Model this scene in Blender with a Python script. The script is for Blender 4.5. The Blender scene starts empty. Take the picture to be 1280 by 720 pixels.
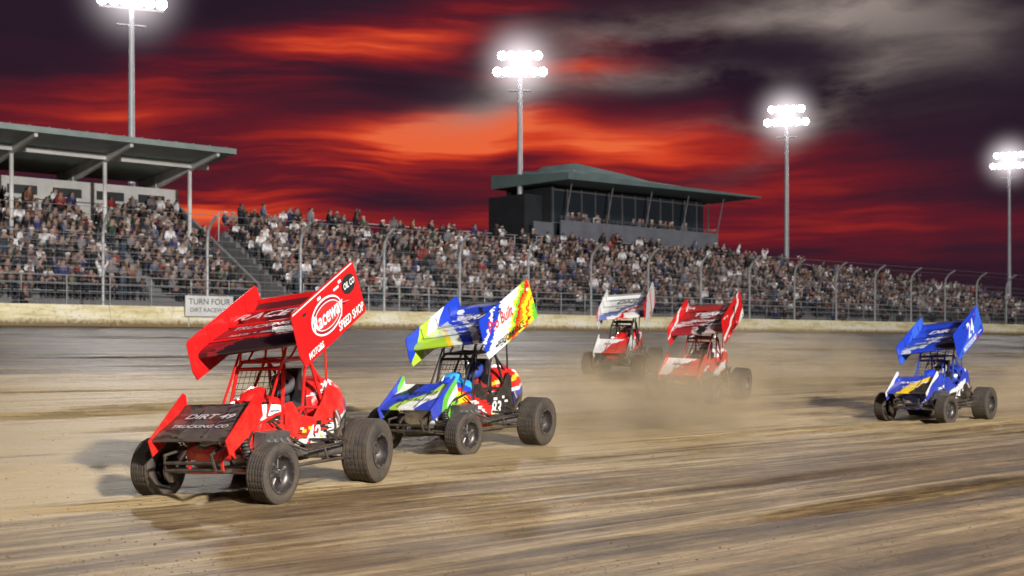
import bpy, math, random
import numpy as np
from mathutils import Matrix, Vector
random.seed(4); np.random.seed(4)
scn=bpy.context.scene
COL=scn.collection
# ------------------------------------------------------------------ helpers
def new_empty(name, M=None):
    o=bpy.data.objects.new(name,None); COL.objects.link(o)
    if M is not None: o.matrix_world=M
    return o
class MB:
    def __init__(s): s.v=[]; s.f=[]
    def add(s,vs,fs):
        k=len(s.v); s.v.extend([tuple(p) for p in vs]); s.f.extend([tuple(i+k for i in f) for f in fs])
    def box(s,x0,x1,y0,y1,z0,z1,M=None):
        vs=[Vector((x,y,z)) for x in(x0,x1) for y in(y0,y1) for z in(z0,z1)]
        if M: vs=[M@p for p in vs]
        s.add(vs,[(0,1,3,2),(4,6,7,5),(0,4,5,1),(2,3,7,6),(0,2,6,4),(1,5,7,3)])
    def hexa(s,b,t):
        s.add(list(b)+list(t),[(3,2,1,0),(4,5,6,7),(0,1,5,4),(1,2,6,5),(2,3,7,6),(3,0,4,7)])
    def plate(s,poly,off,M=None):
        n=len(poly); a=[Vector(p) for p in poly]; b=[p+Vector(off) for p in a]
        if M: a=[M@p for p in a]; b=[M@p for p in b]
        s.add(a+b,[tuple(range(n))[::-1],tuple(range(n,2*n))]+[(i,(i+1)%n,n+(i+1)%n,n+i) for i in range(n)])
    def tube(s,pts,r,n=8,closed=False,M=None):
        P=[Vector(p) for p in pts]; 
        if M: P=[M@p for p in P]
        m=len(P); rs=r if isinstance(r,(list,tuple)) else [r]*m
        rings=[]; prev=None
        for i in range(m):
            if closed: t=(P[(i+1)%m]-P[i-1])
            else: t=P[min(i+1,m-1)]-P[max(i-1,0)]
            t.normalize()
            if prev is None:
                ref=Vector((0,0,1)) if abs(t.z)<.9 else Vector((1,0,0))
                nrm=t.cross(ref).normalized()
            else:
                nrm=(prev-t*prev.dot(t))
                if nrm.length<1e-5: nrm=t.orthogonal()
                nrm.normalize()
            prev=nrm; bn=t.cross(nrm)
            rings.append([P[i]+(nrm*math.cos(2*math.pi*k/n)+bn*math.sin(2*math.pi*k/n))*rs[i] for k in range(n)])
        vs=[p for R in rings for p in R]; fs=[]
        for i in range(m if closed else m-1):
            j=(i+1)%m
            for k in range(n):
                fs.append((i*n+k,j*n+k,j*n+(k+1)%n,i*n+(k+1)%n))
        if not closed:
            fs.append(tuple(range(n))[::-1]); fs.append(tuple((m-1)*n+k for k in range(n)))
        s.add(vs,fs)
    def loft(s,secs,n=28,M=None):
        vs=[];fs=[]
        for (x,z0,z1,hw,e) in secs:
            zc=(z0+z1)/2;hz=(z1-z0)/2
            for k in range(n):
                a=2*math.pi*k/n;c=math.cos(a);d=math.sin(a)
                vs.append(Vector((x,hw*math.copysign(abs(c)**e,c),zc+hz*math.copysign(abs(d)**e,d))))
        if M: vs=[M@p for p in vs]
        m=len(secs)
        for i in range(m-1):
            for k in range(n): fs.append((i*n+k,i*n+(k+1)%n,(i+1)*n+(k+1)%n,(i+1)*n+k))
        fs.append(tuple(range(n))); fs.append(tuple((m-1)*n+k for k in range(n))[::-1])
        s.add(vs,fs)
    def lathe(s,prof,c,n=48,fn=None,M=None):
        vs=[];fs=[];m=len(prof)
        for k in range(n):
            a=2*math.pi*k/n
            for j,(y,r) in enumerate(prof):
                rr=fn(k,j,r) if fn else r
                vs.append(Vector((c[0]+rr*math.cos(a),c[1]+y,c[2]+rr*math.sin(a))))
        if M: vs=[M@p for p in vs]
        for k in range(n):
            q=(k+1)%n
            for j in range(m-1): fs.append((k*m+j,k*m+j+1,q*m+j+1,q*m+j))
        s.add(vs,fs)
    def obj(s,name,mat,parent=None,M=None,smooth=35,recalc=True):
        me=bpy.data.meshes.new(name); me.from_pydata(s.v,[],s.f); me.update()
        if recalc:
            import bmesh
            bm=bmesh.new(); bm.from_mesh(me); bmesh.ops.recalc_face_normals(bm,faces=bm.faces); bm.to_mesh(me); bm.free()
        if smooth:
            me.polygons.foreach_set('use_smooth',[True]*len(me.polygons))
            try: me.set_sharp_from_angle(angle=math.radians(smooth))
            except Exception: pass
        o=bpy.data.objects.new(name,me); COL.objects.link(o); me.materials.append(mat)
        if parent is not None: o.parent=parent
        elif M is not None: o.matrix_world=M
        return o
def np_mesh(name,V,F,mat,parent=None,M=None,cols=None,smooth=True):
    me=bpy.data.meshes.new(name); V=np.asarray(V,dtype=np.float32); F=np.asarray(F,dtype=np.int32)
    me.vertices.add(len(V)); me.vertices.foreach_set('co',V.ravel())
    me.loops.add(F.size); me.loops.foreach_set('vertex_index',F.ravel())
    me.polygons.add(len(F)); me.polygons.foreach_set('loop_start',np.arange(0,F.size,F.shape[1],dtype=np.int32))
    me.update(calc_edges=True)
    if smooth: me.polygons.foreach_set('use_smooth',np.ones(len(F),dtype=bool))
    if cols is not None:
        at=me.color_attributes.new('Col','FLOAT_COLOR','POINT'); at.data.foreach_set('color',np.asarray(cols,dtype=np.float32).ravel())
    me.materials.append(mat); me.validate()
    o=bpy.data.objects.new(name,me); COL.objects.link(o)
    if parent is not None: o.parent=parent
    elif M is not None: o.matrix_world=M
    return o
# ------------------------------------------------------------------ materials
def nt(name):
    m=bpy.data.materials.new(name); m.use_nodes=True
    n=m.node_tree; b=n.nodes['Principled BSDF']; return m,n,b
def N(n,t,**k):
    x=n.nodes.new(t)
    for a,v in k.items(): setattr(x,a,v)
    return x
def math_(n,op,a,b=None,c=None,clamp=False):
    x=n.nodes.new('ShaderNodeMath'); x.operation=op; x.use_clamp=clamp
    for i,v in enumerate((a,b,c)):
        if v is None: continue
        if isinstance(v,(int,float)): x.inputs[i].default_value=v
        else: n.links.new(v,x.inputs[i])
    return x.outputs[0]
def noise(n,vec,scale,detail=4,rough=.55):
    x=N(n,'ShaderNodeTexNoise'); x.inputs['Scale'].default_value=scale; x.inputs['Detail'].default_value=detail
    x.inputs['Roughness'].default_value=rough
    if vec is not None: n.links.new(vec,x.inputs['Vector'])
    return x.outputs['Fac']
def mapping(n,vec,sc=(1,1,1),loc=(0,0,0),rot=(0,0,0)):
    x=N(n,'ShaderNodeMapping'); x.inputs['Scale'].default_value=sc; x.inputs['Location'].default_value=loc; x.inputs['Rotation'].default_value=rot
    n.links.new(vec,x.inputs['Vector']); return x.outputs[0]
def ramp(n,fac,stops,interp='LINEAR'):
    x=N(n,'ShaderNodeValToRGB'); r=x.color_ramp; r.interpolation=interp
    while len(r.elements)<len(stops): r.elements.new(.5)
    for e,(p,c) in zip(r.elements,stops):
        e.position=p; e.color=tuple(c)+((1,) if len(c)==3 else ())
    n.links.new(fac,x.inputs[0]); return x.outputs[0]
def mixc(n,f,a,b,bt='MIX'):
    x=N(n,'ShaderNodeMix',data_type='RGBA',blend_type=bt)
    for s_,v in ((0,f),(6,a),(7,b)):
        if isinstance(v,(int,float)): x.inputs[s_].default_value=v
        elif isinstance(v,(tuple,list)): x.inputs[s_].default_value=tuple(v)+(1,)
        else: n.links.new(v,x.inputs[s_])
    return x.outputs[2]
DIRT=(.15,.10,.05)
def finish(n,b,col,rough,dirt,bump,co,dscale=6):
    if dirt>0:
        g=noise(n,co,dscale,8,.7)
        z=N(n,'ShaderNodeSeparateXYZ'); n.links.new(co,z.inputs[0])
        low=math_(n,'MULTIPLY_ADD',z.outputs[2],-.25,.35)
        f=math_(n,'ADD',g,low)
        f=ramp(n,f,[(.55,(0,0,0)),(.85,(dirt,)*3)])
        col=mixc(n,f,col,DIRT)
        r=math_(n,'MULTIPLY_ADD',f,.6,rough,True); n.links.new(r,b.inputs['Roughness'])
    else: b.inputs['Roughness'].default_value=rough
    n.links.new(col,b.inputs['Base Color'])
    if bump>0:
        bp=N(n,'ShaderNodeBump'); bp.inputs['Strength'].default_value=bump; bp.inputs['Distance'].default_value=.02
        n.links.new(noise(n,co,25,6),bp.inputs['Height']); n.links.new(bp.outputs[0],b.inputs['Normal'])
def pmat(name,c,rough=.5,metal=0,var=.3,scale=6,dirt=0,bump=0,coat=0):
    m,n,b=nt(name); co=N(n,'ShaderNodeTexCoord').outputs['Object']
    f=noise(n,co,scale,6,.6)
    col=mixc(n,ramp(n,f,[(.3,(0,0,0)),(.7,(1,1,1))]),tuple(x*(1-var) for x in c),tuple(c))
    b.inputs['Metallic'].default_value=metal; b.inputs['Coat Weight'].default_value=coat
    finish(n,b,col,rough,dirt,bump,co); return m
def livery(name,stops,d=(.3,0,.4),off=.5,amp=.35,nsc=(.7,1.2,2.2),seed=0,rough=.28,dirt=.35,fine=0):
    m,n,b=nt(name); co=N(n,'ShaderNodeTexCoord').outputs['Object']
    dp=N(n,'ShaderNodeVectorMath',operation='DOT_PRODUCT'); n.links.new(co,dp.inputs[0]); dp.inputs[1].default_value=d
    f=noise(n,mapping(n,co,nsc,(seed,seed*.7,seed*1.3)),1.3,.6,.5)
    v=math_(n,'MULTIPLY_ADD',f,amp,-.5*amp)
    v=math_(n,'ADD',math_(n,'ADD',dp.outputs['Value'],off),v)
    if fine:
        g=noise(n,mapping(n,co,(1.5,2,9),(seed,1,2)),3,1,.5); v=math_(n,'ADD',v,math_(n,'MULTIPLY_ADD',g,fine,-.5*fine))
    col=ramp(n,math_(n,'PINGPONG',v,1.0),stops,'CONSTANT'); b.inputs['Coat Weight'].default_value=.5; b.inputs['Coat Roughness'].default_value=.1
    finish(n,b,col,rough,dirt,0,co,9); return m
def emis(name,c,s):
    m=bpy.data.materials.new(name); m.use_nodes=True; n=m.node_tree; n.nodes.clear()
    e=N(n,'ShaderNodeEmission'); e.inputs[0].default_value=tuple(c)+(1,); e.inputs[1].default_value=s
    o=N(n,'ShaderNodeOutputMaterial'); n.links.new(e.outputs[0],o.inputs[0])
    try: m.cycles.emission_sampling='NONE'
    except Exception: pass
    return m
# ------------------------------------------------------------------ frame of the track
ANG=math.atan2(.665,.747)
TR=Matrix.Translation((-16.6,53,0))@Matrix.Rotation(ANG,4,'Z')
_s=np.arange(-60,400,.25)
_z=np.interp(_s,[0,25,30,34,38],[2.5,.82,.30,.06,0.0])
_k=np.hanning(21);_k/=_k.sum(); _zz=np.convolve(_z,_k,'same'); _zz[:30]=2.5;_zz[-30:]=0
def gz_s(s): return np.interp(s,_s,_zz)
TRi=TR.inverted()
def gz(x,y):
    p=TRi@Vector((x,y,0)); return float(gz_s(-p.y))
# ------------------------------------------------------------------ ground
def axis(lo,hi,dense_lo,dense_hi,d,grow=1.25):
    c=list(np.arange(dense_lo,dense_hi,d)); st=d; x=dense_lo
    L=[]
    while x>lo: st*=grow; x-=st; L.append(x)
    R=[];st=d;x=c[-1]
    while x<hi: st*=grow; x+=st; R.append(x)
    return np.array(L[::-1]+c+R)
A=axis(-1500,1800,-60,50,.25); B=axis(-1500,1500,-54,4,.08)
AA,BB=np.meshgrid(A,B,indexing='ij')
Z=gz_s(-BB)
rng=np.random.RandomState(3)
def strk(bb,aa,fa,fb,amp):
    z=0
    for i in range(14):
        kb=fb*rng.uniform(.5,2.2); ka=fa*rng.uniform(-1,1); ph=rng.uniform(0,6.28)
        z=z+np.sin(kb*bb+ka*aa+ph+.7*np.sin(.11*aa+i)+.5*np.sin(.43*aa+2*i))
    return z*amp/4
mask=((BB<-1)&(BB>-70)).astype(float)
Z=Z+mask*(strk(BB,AA,.12,2.2,.026)+strk(BB,AA,.3,9,.022)*(1+.8*np.sin(.3*AA+.5*BB)))
V=np.stack([AA,BB,Z],-1).reshape(-1,3)
na,nb=len(A),len(B); idx=np.arange(na*nb).reshape(na,nb)
F=np.stack([idx[:-1,:-1],idx[1:,:-1],idx[1:,1:],idx[:-1,1:]],-1).reshape(-1,4)
m,n,b=nt('dirt'); co=N(n,'ShaderNodeTexCoord').outputs['Object']
sx=N(n,'ShaderNodeSeparateXYZ'); n.links.new(co,sx.inputs[0])
s1=noise(n,mapping(n,co,(.05,.9,1)),1,8,.65)
s2=noise(n,mapping(n,co,(.28,7,1)),1,8,.7)
s3=noise(n,mapping(n,co,(1.1,3.2,1),(0,0,0),(0,0,.25)),1,6,.68)
big=noise(n,mapping(n,co,(.06,.14,1)),1,3,.5)
fine=noise(n,co,9,8,.78)
wob=math_(n,'MULTIPLY_ADD',big,10,-5)
S=math_(n,'ADD',math_(n,'MULTIPLY',sx.outputs[1],-1),wob)
zone=ramp(n,math_(n,'DIVIDE',S,60,clamp=True),[(0,(.08,)*3),(.26,(.10,)*3),(.38,(.55,)*3),(.50,(.78,)*3),(.61,(.76,)*3),(.66,(.42,)*3),(.75,(.30,)*3),(1,(.3,)*3)])
# worn groove; floodlight sheen also painted in, paler towards the left
lf=ramp(n,math_(n,'MULTIPLY_ADD',sx.outputs[0],-.04,.3,clamp=True),[(0,(0,0,0)),(1,(.6,.6,.6))])
zone=math_(n,'ADD',zone,math_(n,'MULTIPLY',lf,zone))
t=math_(n,'ADD',zone,math_(n,'MULTIPLY_ADD',s1,1.9,-.95))
t=math_(n,'ADD',t,math_(n,'MULTIPLY_ADD',s2,1.8,-.90))
t=math_(n,'ADD',t,math_(n,'MULTIPLY_ADD',s3,.8,-.40))
t=math_(n,'ADD',t,math_(n,'MULTIPLY_ADD',fine,.5,-.25),clamp=True)
col=ramp(n,t,[(0,(.032,.018,.007)),(.3,(.080,.047,.019)),(.6,(.20,.130,.056)),(1,(.46,.34,.175))])
n.links.new(col,b.inputs['Base Color'])
b.inputs['Roughness'].default_value=.55
b.inputs['Specular IOR Level'].default_value=.32
h=math_(n,'ADD',math_(n,'MULTIPLY',s2,2.4),math_(n,'MULTIPLY',fine,.7)); h=math_(n,'ADD',h,math_(n,'MULTIPLY',s3,1.2))
bp=N(n,'ShaderNodeBump'); bp.inputs['Strength'].default_value=1; bp.inputs['Distance'].default_value=.10
n.links.new(h,bp.inputs['Height']); n.links.new(bp.outputs[0],b.inputs['Normal'])
np_mesh('dirt_track_ground',V,F,m,M=TR)
# clods
ic=np.array([(0,0,1),(.9,0,.2),(.2,.85,.3),(-.8,.4,.1),(-.6,-.7,.2),(.4,-.8,.25),(0,0,-.6)])
icf=np.array([(0,1,2),(0,2,3),(0,3,4),(0,4,5),(0,5,1),(6,2,1),(6,3,2),(6,4,3),(6,5,4),(6,1,5)])
Vs=[];Fs=[];k=0
for i in range(9000):
    dd=9+22*random.random()**1.6; u=random.uniform(-.42,.45); x=u*dd; y=dd
    r=random.choice([.003,.004,.005,.006,.008,.011])*random.uniform(.6,1.3)
    v=(ic*(1+.3*np.random.randn(7,1)*.5))*r*np.array([1.3,1,.6]); v+=np.array([x,y,gz(x,y)+.008])
    Vs.append(v);Fs.append(icf+k);k+=7
np_mesh('dirt_clods',np.concatenate(Vs),np.concatenate(Fs),pmat('clod',(.17,.11,.05),.9,0,.7,3),smooth=False)
# ------------------------------------------------------------------ wall
mw,n,b=nt('wall_concrete'); co=N(n,'ShaderNodeTexCoord').outputs['Object']
f1=noise(n,mapping(n,co,(.25,1,1.6)),1.2,8,.7); f2=noise(n,co,5,8,.7)
c1=ramp(n,f1,[(.35,(.52,.42,.18)),(.5,(.80,.72,.46)),(.62,(.88,.84,.70))])
c1=mixc(n,ramp(n,f2,[(.52,(0,0,0)),(.72,(.7,.7,.7))]),c1,(.30,.24,.09))
sz=N(n,'ShaderNodeSeparateXYZ'); n.links.new(co,sz.inputs[0])
up=math_(n,'ADD',math_(n,'MULTIPLY_ADD',sz.outputs[2],1.1,-2.85),math_(n,'MULTIPLY_ADD',f2,.8,-.4))
c1=mixc(n,ramp(n,up,[(0,(1,1,1)),(.25,(0,0,0))]),c1,(.22,.15,.07))
n.links.new(c1,b.inputs['Base Color']); b.inputs['Roughness'].default_value=.85
w=MB(); a=-60
while a<200:
    L=5.98; w.add([(a,0,2.2),(a+L,0,2.2),(a+L,.5,2.2),(a,.5,2.2),(a,0,2.75),(a+L,0,2.75),(a+L,.14,3.36),(a,.14,3.36),(a,.4,3.36),(a+L,.4,3.36)],
     [(0,1,5,4),(4,5,6,7),(7,6,9,8),(8,9,2,3),(0,4,7,8,3),(1,2,9,6,5)]); a+=6
w.obj('concrete_wall',mw,M=TR,smooth=0)
# ------------------------------------------------------------------ catch fence
steel=pmat('galv_steel',(.50,.51,.52),.5,.3,.3,3)
fe=new_empty('catch_fence',TR)
p=MB(); a=-43.3
while a<170:
    p.tube([(a,.55,2.3),(a,.55,6.3),(a,.45,6.75),(a,.15,7.1),(a,-.3,7.35)],.065,8); p.tube([(a,.62,2.4),(a,1.5,2.5)],.03,6); a+=4.8
p.obj('posts',steel,fe)
wire=pmat('wire',(.36,.37,.38),.5,.4,.2,3)
p=MB()
for i in range(9): p.tube([(-45,.47,3.5+i*.35),(170,.47,3.5+i*.35)],.012,4)
p.tube([(-45,-.3,7.35),(170,-.3,7.35)],.012,4);p.tube([(-45,.1,7.08),(170,.1,7.08)],.010,4)
p.obj('cables',wire,fe)
p=MB(); 
for i,a in enumerate(np.arange(-45,120,.36)): p.tube([(a,.5,3.4),(a,.5,6.4),(a,.1,7.1)],.004,3)
for z in np.arange(3.5,6.4,.18): p.tube([(-45,.52,z),(120,.52,z)],.004,3)
p.obj('mesh',wire,fe,recalc=False)
# ------------------------------------------------------------------ people templates
def skin(nodes,edges,rad,root=0,sub=0):
    me=bpy.data.meshes.new('t'); me.from_pydata(nodes,edges,[]); o=bpy.data.objects.new('t',me); COL.objects.link(o)
    md=o.modifiers.new('s','SKIN'); md.use_smooth_shade=True
    for i,r in enumerate(rad):
        me.skin_vertices[0].data[i].radius=(r,r) if not isinstance(r,tuple) else r
        me.skin_vertices[0].data[i].use_root=(i==root)
    if sub: q=o.modifiers.new('u','SUBSURF'); q.levels=sub; q.render_levels=sub
    dg=bpy.context.evaluated_depsgraph_get(); dg.update()
    ev=bpy.data.meshes.new_from_object(o.evaluated_get(dg))
    V=np.array([v.co[:] for v in ev.vertices]); F=[tuple(f.vertices) for f in ev.polygons]
    bpy.data.objects.remove(o); bpy.data.meshes.remove(ev); return V,F
def tri(F):
    out=[]
    for f in F:
        for i in range(1,len(f)-1): out.append((f[0],f[i],f[i+1]))
    return np.array(out,dtype=np.int32)
def person(stand=False,arms=0,lean=0):
    nodes=[(0,0,.08),(0,.02-lean*.1,.3),(0,0-lean*.2,.48),(0,-.01-lean*.24,.585),(0,-.03-lean*.28,.68),(0,-.02-lean*.28,.78)]
    rad=[.15,.15,.15,.055,.09,.085]; zone=[2,1,1,3,3,4]
    E=[(0,1),(1,2),(2,3),(3,4),(4,5)]
    for s in(-1,1):
        k=len(nodes); y=-lean*.2
        if arms==0: pts=[(s*.19,y,.5),(s*.25,y-.06,.25),(s*.1,y-.30,.17)]
        elif arms==1: pts=[(s*.19,y,.5),(s*.3,y-.1,.68),(s*.24,y-.12,.95)]
        elif arms==2: pts=[(s*.19,y,.5),(s*.26,y-.16,.33),(s*.05,y-.3,.48)]
        else: pts=[(s*.19,y,.5),(s*.25,y+.03,.25),(s*.24,y-.05,.02)]
        nodes+=pts; rad+=[.065,.05,.042]; zone+=[1,1,5]; E+=[(2,k),(k,k+1),(k+1,k+2)]
        k=len(nodes)
        if stand: nodes+=[(s*.1,0,-.02),(s*.12,-.02,-.42),(s*.12,.02,-.82),(s*.12,-.1,-.87)]
        else: nodes+=[(s*.1,-.06,.06),(s*.13,-.44,.1),(s*.13,-.42,-.32),(s*.13,-.54,-.38)]
        rad+=[.09,.07,.05,.045]; zone+=[2,2,2,6]; E+=[(0,k),(k,k+1),(k+1,k+2),(k+2,k+3)]
    V,F=skin(nodes,E,rad)
    P=np.array(nodes); d=((V[:,None]-P[None])**2).sum(-1); z=np.array(zone)[d.argmin(1)]
    z=np.where((z==3)&(V[:,1]>-.02-lean*.28)&(V[:,2]>.66),4,z)
    if stand: V=V+np.array([0,0,.9])
    return V,tri(F),z
TS=[person(),person(arms=2),person(lean=.8),person(arms=3,lean=.3)]
TT=[person(True,3),person(True,2),person(True,0),person(True,3),person(True,0),person(True,1)]
SK=[(.38,.24,.18),(.32,.21,.16),(.40,.28,.22),(.16,.09,.06)]
HR=[(.02,.015,.01),(.05,.03,.02),(.015,.015,.015),(.02,.02,.02),(.4,.4,.4),(.25,.03,.02),(.03,.04,.12),(.8,.8,.8)]
SH=[(.010,.010,.014)]*22+[(.03,.03,.04)]*8+[(.9,.9,.92)]*8+[(.2,.2,.23)]*5+[(.30,.02,.02)]*2+[(.02,.03,.14)]*3+[(.08,.13,.22)]*3+[(.2,.08,.04),(.3,.28,.25),(.03,.08,.04)]
PT=[(.012,.015,.028)]*3+[(.010,.010,.012)]*3+[(.08,.075,.06),(.03,.05,.08)]
mp,n,b=nt('clothing'); at=N(n,'ShaderNodeAttribute',attribute_name='Col'); n.links.new(at.outputs['Color'],b.inputs['Base Color']); b.inputs['Roughness'].default_value=.85
class Crowd:
    def __init__(s): s.V=[];s.F=[];s.C=[];s.k=0
    def add(s,T,x,y,z,sc=1,rot=0):
        V,F,zn=T; c,d=math.cos(rot),math.sin(rot)
        v=V*sc; v=np.stack([v[:,0]*c-v[:,1]*d+x,v[:,0]*d+v[:,1]*c+y,v[:,2]+z],-1)
        sk=random.choice(SK);pal={1:random.choice(SH),2:random.choice(PT),3:sk,4:random.choice(HR),5:sk,6:(.05,.05,.05)}
        C=np.ones((len(V),4)); 
        for q,cc in pal.items(): C[zn==q,:3]=cc
        s.V.append(v);s.F.append(F+s.k);s.C.append(C);s.k+=len(V)
    def make(s,name,parent=None,M=None): return np_mesh(name,np.concatenate(s.V),np.concatenate(s.F),mp,parent=parent,M=M,cols=np.concatenate(s.C))
# ------------------------------------------------------------------ grandstands
conc=pmat('stand_concrete',(.22,.22,.22),.8,0,.35,1.5,bump=.2)
alum=pmat('bench_alu',(.30,.30,.31),.5,.4,.3,2)
dark=pmat('dark_cladding',(.045,.05,.055),.5,.2,.3,1)
white=pmat('white_panel',(.75,.75,.72),.6,0,.3,.8)
NR=14; B0=4.6; TRD=.61; Z0=3.75
def rise(a): return .322 if a<56 else max(.16,.322-.0043*(a-56))
def stand(a0,a1,name):
    e=new_empty(name,TR); st=MB(); be=MB(); cr=Crowd(); rl=MB()
    a=a0; sec=11.0
    while a<a1-.5:
        e1=min(a+sec,a1); ae=e1-1.0 if e1<a1-1 else e1
        x=a
        while x<e1-.01:
            x1=min(x+2.45,e1)
            for i in range(NR):
                za=Z0+rise(x)*i; zb=Z0+rise(x1)*i; b0=B0+TRD*i; b1=b0+TRD
                st.hexa([(x,b0,2.3),(x1,b0,2.3),(x1,b1,2.3),(x,b1,2.3)],[(x,b0,za),(x1,b0,zb),(x1,b1,zb),(x,b1,za)])
            x=x1
        for i in range(NR):
            za=Z0+rise(a)*i+.42; zb=Z0+rise(ae)*i+.42; b0=B0+TRD*i+.30
            be.hexa([(a+.02,b0,za-.05),(ae,b0,zb-.05),(ae,b0+.26,zb-.05),(a+.02,b0+.26,za-.05)],[(a+.02,b0,za),(ae,b0,zb),(ae,b0+.26,zb),(a+.02,b0+.26,za)])
            x=a+.25
            while x<ae-.15:
                if random.random()<.95:
                    zt=Z0+rise(x)*i; sc=random.uniform(.80,1.02)
                    if random.random()<(.13 if i<NR-1 else .5): cr.add(random.choice(TT),x,b0-.1,zt+.01,sc,random.gauss(0,.5))
                    else: cr.add(random.choice(TS),x,b0+.1,zt+.43,sc,random.gauss(0,.4))
                x+=random.uniform(.38,.54)
        for i in range(NR):
            if random.random()<.4 and ae<e1: cr.add(random.choice(TT),e1-.55,B0+TRD*i+.3,Z0+rise(e1)*i+.01,.95,random.gauss(0,1))
        a=e1
    x=a0
    while x<a1:
        cr.add(random.choice(TT[:5]),x,B0-.9-random.random()*1.2,2.51,random.uniform(.95,1.1),random.uniform(-2,2)); x+=random.expovariate(.45)
    for z in (Z0+.35,Z0+.7,Z0+1.05): rl.tube([(a0,B0-.06,z),(a1,B0-.06,z)],.025,6)
    x=a0
    while x<=a1: rl.tube([(x,B0-.06,Z0-.3),(x,B0-.06,Z0+1.05)],.025,6); x+=2
    bb=B0+TRD*NR+.05
    x=a0
    pts=[]
    while x<=a1: zt=Z0+rise(x)*(NR-1); rl.tube([(x,bb,zt-.5),(x,bb,zt+1.1)],.03,6); pts.append((x,bb,zt+1.1)); x+=2
    rl.tube(pts,.03,6)
    st.obj('steps',conc,e,smooth=0); be.obj('benches',alum,e,smooth=0); rl.obj('rails',steel,e)
    cr.make('crowd' ,M=TR)
    return e
g1=stand(-28,9.6,'grandstand')
g2=stand(12.2,95,'grandstand')
q=MB()
q.plate([(9.62,B0,2.3),(9.62,B0,Z0+.9),(9.62,B0+TRD*NR,Z0+.345*NR+.7),(9.62,B0+TRD*NR,2.3)],(.18,0,0))
q.obj('end_wall',conc,g1,smooth=0)
zt=Z0+.345*12
q=MB(); bb=B0+TRD*NR+.15
q.box(-28,9.8,bb,bb+.2,2.3,zt+2.2)
q.obj('back_wall',white,g1,smooth=0)
q=MB()
for x in np.arange(-27,9,2.3): q.box(x,x+1.5,bb-.03,bb+.02,zt+1.35,zt+1.8)
q.obj('vents',dark,g1,smooth=0)
roofm=pmat('roof_sheet',(.30,.36,.34),.55,.2,.3,1)
q=MB()
q.add([(-30,7.0,11.35),(9.8,7.0,11.35),(9.8,16,10.7),(-30,16,10.7),(-30,7.0,11.62),(9.8,7.0,11.62),(9.8,16,10.9),(-30,16,10.9)],[(0,1,2,3),(4,7,6,5),(0,4,5,1),(1,5,6,2),(2,6,7,3),(3,7,4,0)])
x=-29.5
while x<9.6: q.box(x,x+.06,7.0,16,11.6,11.66); x+=.9
q.obj('roof',roofm,g1,smooth=0)
q=MB()
for x in np.arange(-28,9.8,4.6):
    q.plate([(x,7.2,11.34),(x,16,10.72),(x,16,10.1),(x,13.6,10.2),(x,7.2,11.18)],(.16,0,0))
    q.tube([(x+.08,13.9,2.4),(x+.08,13.9,10.7)],.13,8)
    q.tube([(x+.08,10.2,zt-.6),(x+.08,10.2,11.1)],.10,8)
q.box(-28,9.8,9.9,10.05,10.85,11.1)
q.obj('roof_frame',white,g1,smooth=0)
# press box
pb=new_empty('press_box_building',TR)
glass,n,b=nt('glass'); b.inputs['Base Color'].default_value=(.03,.04,.05,1); b.inputs['Roughness'].default_value=.08; b.inputs['Specular IOR Level'].default_value=.8
q=MB(); q.box(38.6,55,14.3,19,2.3,12.85); q.box(36.9,38.58,15.2,19,2.3,12.2); q.obj('walls',dark,pb,smooth=0)
q=MB(); q.box(38.6,55.6,13.3,14.28,9.0,9.3); q.box(38.6,55.6,13.3,13.4,9.3,10.35); q.box(55.5,55.6,13.42,14.28,9.3,10.35)
q.box(36.7,38.5,14.0,15.18,9.1,9.4); q.box(36.7,38.5,14.0,14.1,9.4,10.2)
q.obj('balcony',pmat('balcony',(.22,.23,.26),.5,.1,.3,1),pb,smooth=0)
q=MB()
for z in (10.5,10.62): q.tube([(38.6,13.35,z),(55.6,13.35,z)],.02,5)
for x in np.arange(38.7,55.6,1.4): q.tube([(x,13.35,10.3),(x,13.35,10.65)],.02,5); q.box(x,x+.08,14.2,14.3,9.3,12.8)
q.box(38.6,55,14.18,14.3,10.2,10.28);q.box(38.6,55,14.18,14.3,12.5,12.6)
for x in np.arange(39,55.6,4.1): q.tube([(x,13.5,9.3),(x,12.6,13.0)],.05,6)
q.obj('frames',pmat('pb_frames',(.2,.2,.21),.5,.2),pb)
q=MB(); q.box(38.8,54.9,14.24,14.27,10.3,12.5); q.obj('windows',glass,pb,smooth=0)
q=MB(); 
q.add([(37.5,11.4,12.9),(58.3,11.2,13.15),(57,19.4,12.9),(37.5,19.4,12.9),(37.5,11.4,13.35),(58.3,11.2,13.28),(57,19.4,13.5),(37.5,19.4,13.9)],[(0,1,2,3),(4,7,6,5),(0,4,5,1),(1,5,6,2),(2,6,7,3),(3,7,4,0)])
q.add([(38.4,12.2,13.4),(54,12.2,13.36),(53,18.6,13.6),(38.4,18.6,13.8),(39.2,12.8,13.85),(50,12.8,13.62),(50,18,14.0),(39.2,18,14.2)],[(4,7,6,5),(0,4,5,1),(1,5,6,2),(2,6,7,3),(3,7,4,0)])
q.add([(40,13.2,13.8),(49,13.2,13.62),(48,17.6,13.95),(40,17.6,14.1),(40.5,13.8,14.5),(45.5,13.8,14.15),(45.5,17.2,14.45),(40.5,17.2,14.6)],[(4,7,6,5),(0,4,5,1),(1,5,6,2),(2,6,7,3),(3,7,4,0)])
q.obj('roof',pmat('pb_roof',(.20,.28,.27),.5,.2,.3,1),pb,smooth=0)
cr=Crowd()
for i in range(24): cr.add(random.choice(TT[:5]),random.uniform(39,55),13.65+random.random()*.3,9.31,1,random.gauss(0,.4))
cr.make('spectators',parent=pb)
sg=new_empty('sign_board',TR)
q=MB(); q.box(3.3,5.6,-.12,-.06,2.95,3.85); q.obj('panel',white,sg,smooth=0)
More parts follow.
